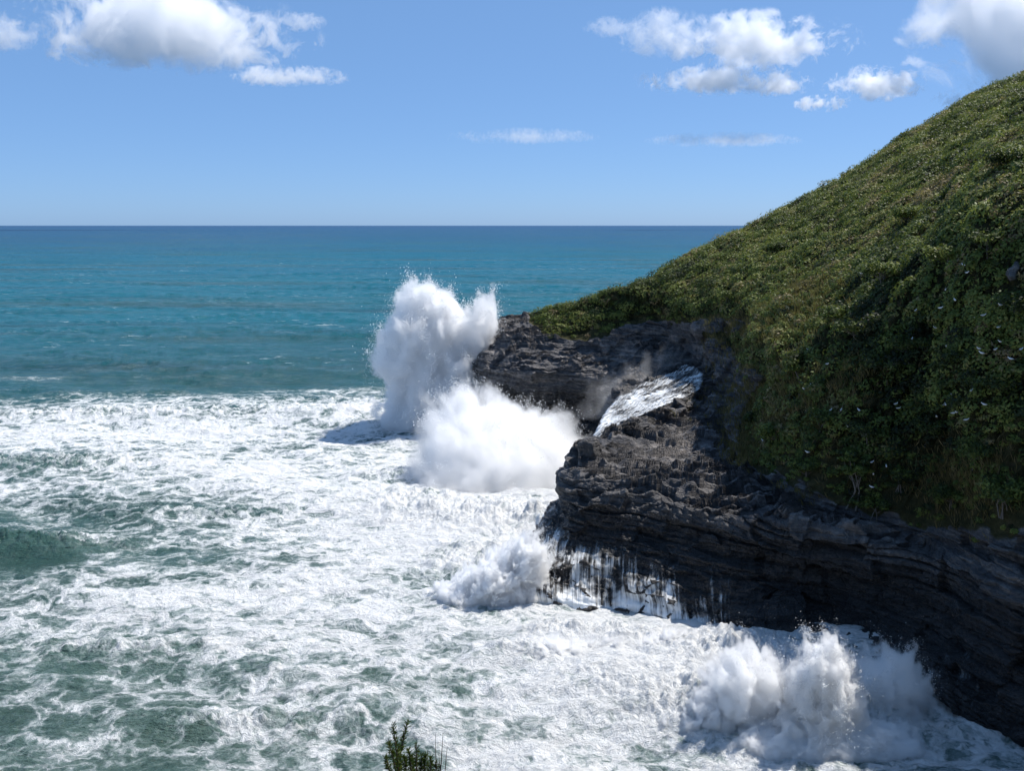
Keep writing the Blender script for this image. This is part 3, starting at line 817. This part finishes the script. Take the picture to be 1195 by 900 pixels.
def leaf_quads(C, U, V_, size, aspect):
    """C centres, U,V_ axes -> quads (kite shaped leaves)"""
    s = size[:, None]
    p0 = C - U * s; p1 = C + V_ * s * aspect; p2 = C + U * s; p3 = C - V_ * s * aspect
    V = np.stack([p0, p1, p2, p3], 1).reshape(-1, 3)
    F = np.arange(len(V)).reshape(-1, 4)
    return V, F

def rand_dirs(n, r):
    v = r.normal(size=(n, 3)); return v / np.linalg.norm(v, axis=1)[:, None]

def leaf_cloud(C, size, r, up=None, aspect=0.5, nrm=None):
    if nrm is not None:
        nrm = nrm / (np.linalg.norm(nrm, axis=1)[:, None] + 1e-9)
        U = np.cross(nrm, rand_dirs(len(C), r)); U /= np.linalg.norm(U, axis=1)[:, None] + 1e-9
        return leaf_quads(C, U, np.cross(nrm, U), size, aspect)
    U = rand_dirs(len(C), r)
    if up is not None: U = U + up; U /= np.linalg.norm(U, axis=1)[:, None]
    V_ = np.cross(U, rand_dirs(len(C), r)); V_ /= np.linalg.norm(V_, axis=1)[:, None] + 1e-9
    return leaf_quads(C, U, V_, size, aspect)

# ground cover
r = np.random.default_rng(3)
area = np.linalg.norm(np.cross(np.gradient(BASE, axis=0), np.gradient(BASE, axis=1)), axis=-1)
CD = np.linalg.norm(A - np.array([0, 0, CAM_H]), axis=-1)
wgt = area * (0.12 * sstep(-0.3, 0.0, vegd) + 0.88 * sstep(-0.05, 0.8, vegd)) * (75 / CD) ** 1.3 * (TT < 8.6) * (TT > 3) * (SS > 1.3) * (SS < 13.6)
wgt = wgt * (0.45 + 1.0 * sstep(-0.2, 0.35, hum)) * (1 - 0.85 * sstep(0.22, 0.42, fbm(np.stack([ul * .09, vl * .25, 0 * ul], -1) + 13, 4)))
cdf = np.cumsum(wgt.ravel()); cdf /= cdf[-1]
NCL = 17000
idx = np.searchsorted(cdf, r.random(NCL))
C0 = A.reshape(-1, 3)[idx] + r.normal(size=(NCL, 3)) * 0.08
N0 = NrmF.reshape(-1, 3)[idx]
NL = 68
rad = (0.30 + 0.60 * r.random(NCL) ** 1.6) * (CD.ravel()[idx] / 85) ** 0.5 * (0.4 + 0.6 * sstep(-0.1, 1.2, vegd.ravel()[idx]))
Du = np.gradient(BASE, axis=0).reshape(-1, 3)[idx]; Du /= np.linalg.norm(Du, axis=1)[:, None]
Nb = Nrm.reshape(-1, 3)[idx] * .75 + np.array([0, 0, .5]); Nb /= np.linalg.norm(Nb, axis=1)[:, None]
Dv = np.cross(Nb, Du); Dv /= np.linalg.norm(Dv, axis=1)[:, None]
sph = rand_dirs(NCL * NL, r).reshape(NCL, NL, 3)
sph[..., 2] = np.abs(sph[..., 2])
shell = (0.78 + 0.26 * r.random((NCL, NL, 1)))
shell = shell * (1 + 0.25 * fbm(sph * 2.2 + r.random((NCL, 1, 3)) * 50, 2))[..., None]
st = 1.2 + 0.7 * r.random((NCL, 1))
lx, ly, lz = sph[..., 0] * st, sph[..., 1] * 0.9, sph[..., 2] * (0.7 + 0.35 * r.random((NCL, 1)))
off = lx[..., None] * Du[:, None] + ly[..., None] * Dv[:, None] + lz[..., None] * Nb[:, None]
outw = (sph[..., 0] / st)[..., None] * Du[:, None] + sph[..., 1][..., None] * Dv[:, None] + sph[..., 2][..., None] * Nb[:, None]
CC = C0[:, None] + off * shell * rad[:, None, None] - Nb[:, None] * 0.08
cpx, cpy = project(C0)
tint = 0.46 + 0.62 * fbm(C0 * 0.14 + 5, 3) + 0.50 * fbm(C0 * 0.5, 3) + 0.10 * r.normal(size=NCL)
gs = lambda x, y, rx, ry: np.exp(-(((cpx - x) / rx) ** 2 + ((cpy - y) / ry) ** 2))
tint += 0.22 * gs(920, 475, 80, 45) - 0.13 * gs(1080, 470, 170, 110) + 0.1 * gs(900, 390, 60, 30) + 0.14 * gs(1100, 190, 180, 90) + 0.08 * gs(900, 290, 120, 40)  # yellower spur; gully shade and upper-slope sunlight painted into leaf colour
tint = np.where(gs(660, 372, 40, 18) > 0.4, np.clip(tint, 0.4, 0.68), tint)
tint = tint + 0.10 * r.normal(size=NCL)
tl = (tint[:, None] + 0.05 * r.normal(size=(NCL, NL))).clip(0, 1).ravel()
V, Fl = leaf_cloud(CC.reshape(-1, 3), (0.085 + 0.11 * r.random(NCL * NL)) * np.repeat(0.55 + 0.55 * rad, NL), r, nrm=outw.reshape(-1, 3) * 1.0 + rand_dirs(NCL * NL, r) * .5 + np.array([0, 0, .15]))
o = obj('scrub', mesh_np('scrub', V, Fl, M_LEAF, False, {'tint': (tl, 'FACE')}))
tag(o, 'low wind clipped green scrub covering the hillside', 'ground cover', kind='stuff')

# dry grass on the lit spur and slope
ng = 9000
wg = wgt * 0
PX, PY = project(A)
for (x, y, rx, ry, a_) in ((930, 470, 60, 40, 1), (880, 385, 50, 25, .7), (950, 350, 40, 25, .7), (1130, 560, 60, 35, .8), (1000, 440, 30, 20, .6), (870, 530, 20, 18, .8), (900, 590, 50, 14, .5)):
    wg = wg + a_ * np.exp(-(((PX - x) / rx) ** 2 + ((PY - y) / ry) ** 2))
wg = wg * area * (TT > 3.7) * (TT < 7.6) * (SS > 2) * (SS < 9)
cdf = np.cumsum(wg.ravel()); cdf /= cdf[-1]
idx = np.searchsorted(cdf, r.random(ng))
B0 = A.reshape(-1, 3)[idx]
nb = 6
B0 = np.repeat(B0, nb, 0) + r.normal(size=(ng * nb, 3)) * np.array([.12, .12, .03])
d = np.stack([r.normal(size=ng * nb) * .35 - .15, r.normal(size=ng * nb) * .35, np.ones(ng * nb)], -1)
d /= np.linalg.norm(d, axis=1)[:, None]
L = (0.35 + 0.5 * r.random(ng * nb))
sd = np.cross(d, rand_dirs(ng * nb, r)); sd /= np.linalg.norm(sd, axis=1)[:, None] + 1e-9
V, Fl = leaf_quads(B0 + d * L[:, None] * 0.5, d, sd, L * 0.5, 0.07)
o = obj('dry_grass', mesh_np('dry_grass', V, Fl, M_GRASS, False, {'tint': (r.random(ng * nb), 'FACE')}))
tag(o, 'straw coloured dry grass along the sunlit spur', 'grass', kind='stuff')

class Tubes:
    def __init__(self): self.V, self.F = [], []
    def add(self, pts, radii, sides=7):
        pts = [Vector(p) for p in pts]
        base = len(self.V)
        for i, p in enumerate(pts):
            d = (pts[min(i + 1, len(pts) - 1)] - pts[max(i - 1, 0)]).normalized()
            a = d.orthogonal().normalized(); c = d.cross(a)
            for k in range(sides):
                t = 2 * math.pi * k / sides
                self.V.append(p + (a * math.cos(t) + c * math.sin(t)) * radii[i])
        for i in range(len(pts) - 1):
            for k in range(sides):
                k2 = (k + 1) % sides
                self.F.append((base + i * sides + k, base + i * sides + k2, base + (i + 1) * sides + k2, base + (i + 1) * sides + k))
    def mesh(self, name, mat):
        return mesh_np(name, [tuple(v) for v in self.V], self.F, mat, True)

def plant(name, px_, py_, h, cw, label, cat, lean=(0, 0), flat=0.5, nl=2200, tint0=0.35, leaf=0.13, trunk=0.10, stems=1, seed=1, group=None):
    """a small tree or bush: stems with limbs, crown of leaves round the limb ends"""
    p, nrm = hit(px_, py_)
    if p is None: return None
    rr = np.random.default_rng(seed)
    root = obj(name, None, loc=p)
    tag(root, label, cat, group)
    tb = Tubes(); tips = []
    for s in range(stems):
        a0 = rr.random() * 6.28
        b0 = Vector((math.cos(a0), math.sin(a0), 0)) * (0.25 * (stems > 1)) + Vector((0, 0, -0.3))
        top = Vector((lean[0] + rr.normal() * .25 * cw * .5, lean[1] + rr.normal() * .2, h * (0.62 + .1 * rr.random())))
        m1 = b0.lerp(top, .5) + Vector((rr.normal() * .12, rr.normal() * .12, 0)) * h * .5
        tb.add([b0, m1, top], [trunk, trunk * .75, trunk * .5])
        for k in range(7):
            a = rr.random() * 6.28; ext = cw * (0.35 + 0.6 * rr.random())
            t0 = m1.lerp(top, rr.random())
            e = top + Vector((math.cos(a) * ext, math.sin(a) * ext, h * (0.05 + 0.33 * rr.random()) * (1.15 - .5 * ext / cw)))
            md = t0.lerp(e, .5) + Vector((0, 0, -.05 * h))
            tb.add([t0, md, e], [trunk * .4, trunk * .28, trunk * .1], 5)
            tips.append((e, ext))
            tips.append((md.lerp(e, .6), ext * .6))
    obj('trunk', tb.mesh('trunk', M_BARK), root)
    tp = np.array([t[0] for t in tips])
    ii = rr.integers(0, len(tp), nl)
    C = tp[ii] + rand_dirs(nl, rr) * (rr.random((nl, 1)) ** .45) * np.array([cw * .36, cw * .36, cw * .36 * flat])
    tt = (tint0 + 0.12 * rr.normal(size=len(tp))[ii] + 0.06 * rr.normal(size=nl)).clip(0, 1)
    V, Fl = leaf_cloud(C, leaf * (0.6 + 0.7 * rr.random(nl)), rr, nrm=(C - tp[ii]) / (cw * .36) + rand_dirs(nl, rr) * .6 + np.array([0, 0, .4]))
    obj('crown', mesh_np('crown', V, Fl, M_LEAF, False, {'tint': (tt, 'FACE')}), root)
    return root

plant('tree', 932, 466, 3.8, 1.9, 'small dark umbrella crowned tree above the lit grassy spur', 'tree', seed=11, nl=3200, tint0=.28, trunk=.11)
plant('tree', 988, 590, 4.2, 1.2, 'slim pale trunked tree, left of a pair above the cliff', 'tree', seed=12, nl=1300, tint0=.45, trunk=.09, flat=.35)
plant('tree', 999, 592, 4.0, 1.2, 'slim pale trunked tree, right of a pair above the cliff', 'tree', lean=(.3, 0), seed=13, nl=1100, tint0=.35, trunk=.09, flat=.35)
plant('tree', 1035, 452, 2.6, 2.2, 'broad dark tree on the right side of the lit grassy spur', 'tree', seed=14, nl=3200, tint0=.22, stems=3, trunk=.07)
for i, (x, y, h, cw, lb, t0) in enumerate([
    (1030, 340, 2.2, 1.7, 'large rounded olive bush standing high on the shaded slope', .5),
    (975, 385, 1.8, 1.5, 'grey green rounded bush above the umbrella crowned tree', .4),
    (905, 522, 1.8, 1.3, 'bushy green shrub low on the lit grassy spur', .5),
    (1172, 600, 2.2, 1.8, 'dense dark green bush above the cliff at the right edge', .45),
    (905, 300, 1.6, 1.4, 'dark bush just below the skyline near the horizon', .3),
    (1105, 320, 1.8, 1.4, 'sunlit bush at the edge of the shaded gully', .6),
    (1060, 265, 1.8, 1.5, 'green bush in the middle of the sunlit upper slope', .5),
    (1175, 205, 1.8, 1.5, 'dark bush at the head of the shaded gully', .25),
    (880, 500, 1.3, 1.0, 'small dark shrub beside the back of the rock shelf', .3)]):
    plant('bush', x, y, h, cw, lb, 'bush', seed=30 + i, nl=2400, tint0=t0, stems=4, trunk=.05, flat=.75)

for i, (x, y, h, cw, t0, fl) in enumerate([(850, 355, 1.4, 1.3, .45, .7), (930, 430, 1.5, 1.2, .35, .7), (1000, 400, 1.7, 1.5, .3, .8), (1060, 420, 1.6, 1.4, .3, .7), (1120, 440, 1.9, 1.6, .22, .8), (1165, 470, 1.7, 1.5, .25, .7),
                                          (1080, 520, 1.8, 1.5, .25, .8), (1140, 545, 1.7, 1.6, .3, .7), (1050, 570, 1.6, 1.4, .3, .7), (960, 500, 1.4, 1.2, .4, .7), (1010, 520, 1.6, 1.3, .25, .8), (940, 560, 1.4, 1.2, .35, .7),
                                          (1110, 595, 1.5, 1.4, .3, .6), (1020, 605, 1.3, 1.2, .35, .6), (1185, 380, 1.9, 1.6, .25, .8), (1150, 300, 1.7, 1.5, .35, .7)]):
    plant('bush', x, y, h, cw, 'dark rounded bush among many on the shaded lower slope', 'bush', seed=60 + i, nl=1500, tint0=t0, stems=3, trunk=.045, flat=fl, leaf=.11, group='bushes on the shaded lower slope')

# ------------------------------------------------------------------ boulders
def boulder(px_, py_, Y, s, label, seed, z=None):
    rr = np.random.default_rng(seed)
    nu, nv = 40, 60
    th = np.linspace(0.01, math.pi - .01, nu); ph = np.linspace(0, 2 * math.pi, nv)
    T_, P_ = np.meshgrid(th, ph, indexing='ij')
    S = np.stack([np.sin(T_) * np.cos(P_), np.sin(T_) * np.sin(P_), np.cos(T_)], -1)
    cube = S / (np.abs(S) ** 5).sum(-1, keepdims=True) ** (1 / 5.)
    q = cube + rr.random(3) * 9
    cube = cube * (1 + .22 * fbm(q * 1.2, 2) + .12 * fbm(q * 3, 4, mode='ridge'))[..., None]
    cube = cube * np.array(s)
    p = at(px_, py_, Y)
    if z is not None: p[2] = z
    o = obj('boulder', mesh_np('boulder', cube, grid_faces(nu, nv)[:, ::-1], M_LAND, True, {'veg': (np.zeros(nu * nv), 'POINT'), 'wet': (np.full(nu * nv, .6), 'POINT')}), loc=p)
    o.rotation_euler = (rr.normal() * .1, rr.normal() * .1, rr.random() * 6)
    tag(o, label, 'boulder')
    return o
pb_, _n = hit(690, 534)
boulder(688, 526, pb_[1] + .3, (.8, .75, 1.0), 'upright dark block of rock on the left tip of the rock shelf', 1)
boulder(1048, 838, 51.5, (1.5, 1.1, .8), 'wet dark rock just above the foam below the fan of spray', 2, .25)
boulder(1015, 846, 50.5, (.8, .8, .5), 'smaller wet rock at the edge of the foam under the small burst', 3, .2)

# ------------------------------------------------------------------ seabirds
def bird_mesh():
    V, Fc, Mi = [], [], []
    def lathe(prof, sides=10, mi=0):
        b0 = len(V)
        for (x, rz, zc) in prof:
            for k in range(sides):
                t = 2 * math.pi * k / sides
                V.append((x, rz * .9 * math.cos(t), zc + rz * math.sin(t)))
        for i in range(len(prof) - 1):
            for k in range(sides):
                k2 = (k + 1) % sides
                Fc.append((b0 + i * sides + k, b0 + i * sides + k2, b0 + (i + 1) * sides + k2, b0 + (i + 1) * sides + k)); Mi.append(mi)
    lathe([(-.24, .004, .13), (-.2, .025, .13), (-.1, .06, .13), (0, .078, .14), (.09, .07, .155), (.14, .045, .19), (.165, .042, .225), (.195, .046, .25), (.225, .036, .255), (.245, .014, .25)], mi=0)
    lathe([(.24, .013, .25), (.275, .009, .245), (.31, .001, .238)], 6, 2)
    for sgn in (-1, 1):                     # folded wing and leg
        b0 = len(V)
        for (x, y, z) in ((.10, .066, .18), (.0, .085, .16), (-.13, .06, .14), (-.27, .02, .135), (-.1, .05, .19), (.02, .06, .205)):
            V.append((x, sgn * y, z))
        for f in ((0, 1, 5, 5), (1, 2, 4, 5), (2, 3, 4, 4)):
            Fc.append(tuple(b0 + q for q in f)); Mi.append(1)
        b0 = len(V)
        for (z, w_) in ((.08, .008), (-.03, .006)):
            for k in range(4):
                t = math.pi / 2 * k
                V.append((.0 + w_ * math.cos(t), sgn * .03 + w_ * math.sin(t), z))
        for k in range(4):
            Fc.append((b0 + k, b0 + (k + 1) % 4, b0 + 4 + (k + 1) % 4, b0 + 4 + k)); Mi.append(2)
    me = bpy.data.meshes.new('seabird')
    me.from_pydata(V, [], [tuple(dict.fromkeys(f)) for f in Fc])
    for nm, c in (('white_feather', (.85, .85, .83, 1)), ('grey_feather', (.45, .47, .5, 1)), ('bill_and_legs', (.25, .12, .04, 1))):
        b = NB(nm)
        nn = b.noise(b.n('ShaderNodeTexCoord').outputs['Object'], 30, 3, .6)
        me.materials.append(b.surf(b.n('ShaderNodeBsdfPrincipled', {'Base Color': b.mix(b.m_('MULTIPLY', nn, .25), c, tuple(.7 * q for q in c[:3])), 'Roughness': .8}).outputs[0]))
    me.polygons.foreach_set('material_index', Mi)
    me.polygons.foreach_set('use_smooth', [True] * len(Mi))
    return me
BIRDS = [(1091, 387), (1064, 400), (1104, 409), (1128, 415), (1142, 412), (1145, 417), (1161, 413), (1167, 404), (1165, 387), (1179, 424), (1191, 413), (1133, 461), (1112, 466), (1108, 470), (1100, 478), (1103, 477),
         (1093, 491), (1112, 487), (1116, 486), (1148, 477), (1127, 495), (1045, 476), (1048, 481), (1002, 483), (981, 483), (969, 483), (989, 502), (965, 429), (946, 452), (938, 458), (941, 447), (913, 432), (943, 412), (938, 414),
         (1017, 544), (1034, 549), (1019, 558), (1017, 573), (890, 518), (899, 457), (942, 532), (1124, 314), (1128, 323), (1103, 343), (1114, 355), (1148, 360), (1167, 361), (1097, 364), (1107, 373), (1137, 375), (1147, 373), (1068, 367), (1023, 338), (1109, 299), (1086, 269), (1005, 323)]
bme = bird_mesh()
proto = None
for (x, y) in BIRDS:
    p, nrm = hit(x, y)
    if p is None: continue
    if proto is None:
        o = proto = obj('seabird', bme)
        tag(o, 'tiny white seabird resting on the shaded scrub of the hillside', 'bird', 'white seabirds on the shaded hillside')
    else:
        o = proto.copy(); col.objects.link(o)
    d = (Vector((0, 0, CAM_H)) - p).normalized()
    o.location = p + d * 0.9 + Vector((0, 0, .18))
    o.rotation_euler = (0, 0, random.random() * 6.28)
    o.scale = (0.75,) * 3

# ------------------------------------------------------------------ foreground shrub
M_NEEDLE = mat_leaf('shrub_needle', [(0.0, (0.012, 0.030, 0.006)), (0.6, (0.035, 0.075, 0.012)), (1.0, (0.10, 0.12, 0.02))], .3)
M_TWIG = mat_bark('twig_bark', (0.07, 0.045, 0.03, 1), (0.16, 0.11, 0.08, 1))
FY = 5.2
rootp = at(485, 1010, FY)
root = obj('shrub', None, loc=rootp)
tag(root, 'dark green bristly shrub with bare twigs poking up at the bottom edge of the view', 'shrub')
rr = np.random.default_rng(5)
stem_t, twig_t = Tubes(), Tubes()
NC, NU, NSZ = [], [], []
def fg(px_, py_, dy=0.0): return Vector(at(px_, py_, FY + dy)) - Vector(rootp)
SPRIGS = [((466, 915), (463, 880), (459, 846), 1.0), ((466, 915), (468, 875), (476, 842), 1), ((464, 915), (460, 890), (453, 866), .9), ((480, 930), (480, 898), (477, 876), 1), ((488, 930), (486, 898), (486, 870), 1),
          ((494, 930), (495, 900), (497, 880), 1), ((500, 940), (502, 905), (503, 884), 1), ((474, 930), (474, 898), (472, 884), 1), ((462, 935), (456, 905), (450, 884), 1), ((508, 940), (508, 910), (510, 890), .8), ((483, 930), (482, 905), (481, 884), 1), ((490, 930), (491, 905), (492, 882), 1), ((468, 925), (466, 900), (465, 872), 1)]
for i, (a, b_, c, dn) in enumerate(SPRIGS):
    dy = rr.normal() * .12
    pts = [Vector((0, 0, 0)), fg(*a, dy * .5), fg(*b_, dy), fg(*c, dy)]
    stem_t.add(pts, [.012, .007, .005, .0015], 5)
    for k in range(int(260 * dn)):
        t = rr.random() ** .8
        q = (pts[1].lerp(pts[2], t * 2) if t < .5 else pts[2].lerp(pts[3], t * 2 - 1))
        ax = (pts[3] - pts[1]).normalized()
        u = (Vector(rand_dirs(1, rr)[0]) * .8 + ax * .75).normalized()
        ln = (.034 + .024 * rr.random()) * (1.1 - .45 * t)
        NC.append(q + u * ln * .5); NU.append(u); NSZ.append(ln * .5)
for (a, b_, c) in (((512, 985), (509, 920), (508, 856)), ((511, 930), (515, 890), (517, 856)), ((514, 940), (519, 905), (522, 872)), ((500, 960), (499, 900), (499, 876)), ((487, 960), (486, 890), (485, 868)), ((512, 920), (514, 900), (512, 880))):
    twig_t.add([Vector((0, 0, 0)), fg(*a), fg(*b_), fg(*c)], [.008, .005, .0035, .001], 5)
obj('stem', stem_t.mesh('stem', M_TWIG), root)
obj('bare_twig', twig_t.mesh('bare_twig', M_TWIG), root)
NC, NU = np.array(NC), np.array(NU)
NV = np.cross(NU, rand_dirs(len(NU), rr)); NV /= np.linalg.norm(NV, axis=1)[:, None]
V, Fl = leaf_quads(NC, NU, NV, np.array(NSZ), .17)
obj('foliage', mesh_np('foliage', V, Fl, M_NEEDLE, False, {'tint': (rr.random(len(NC)), 'FACE')}), root)
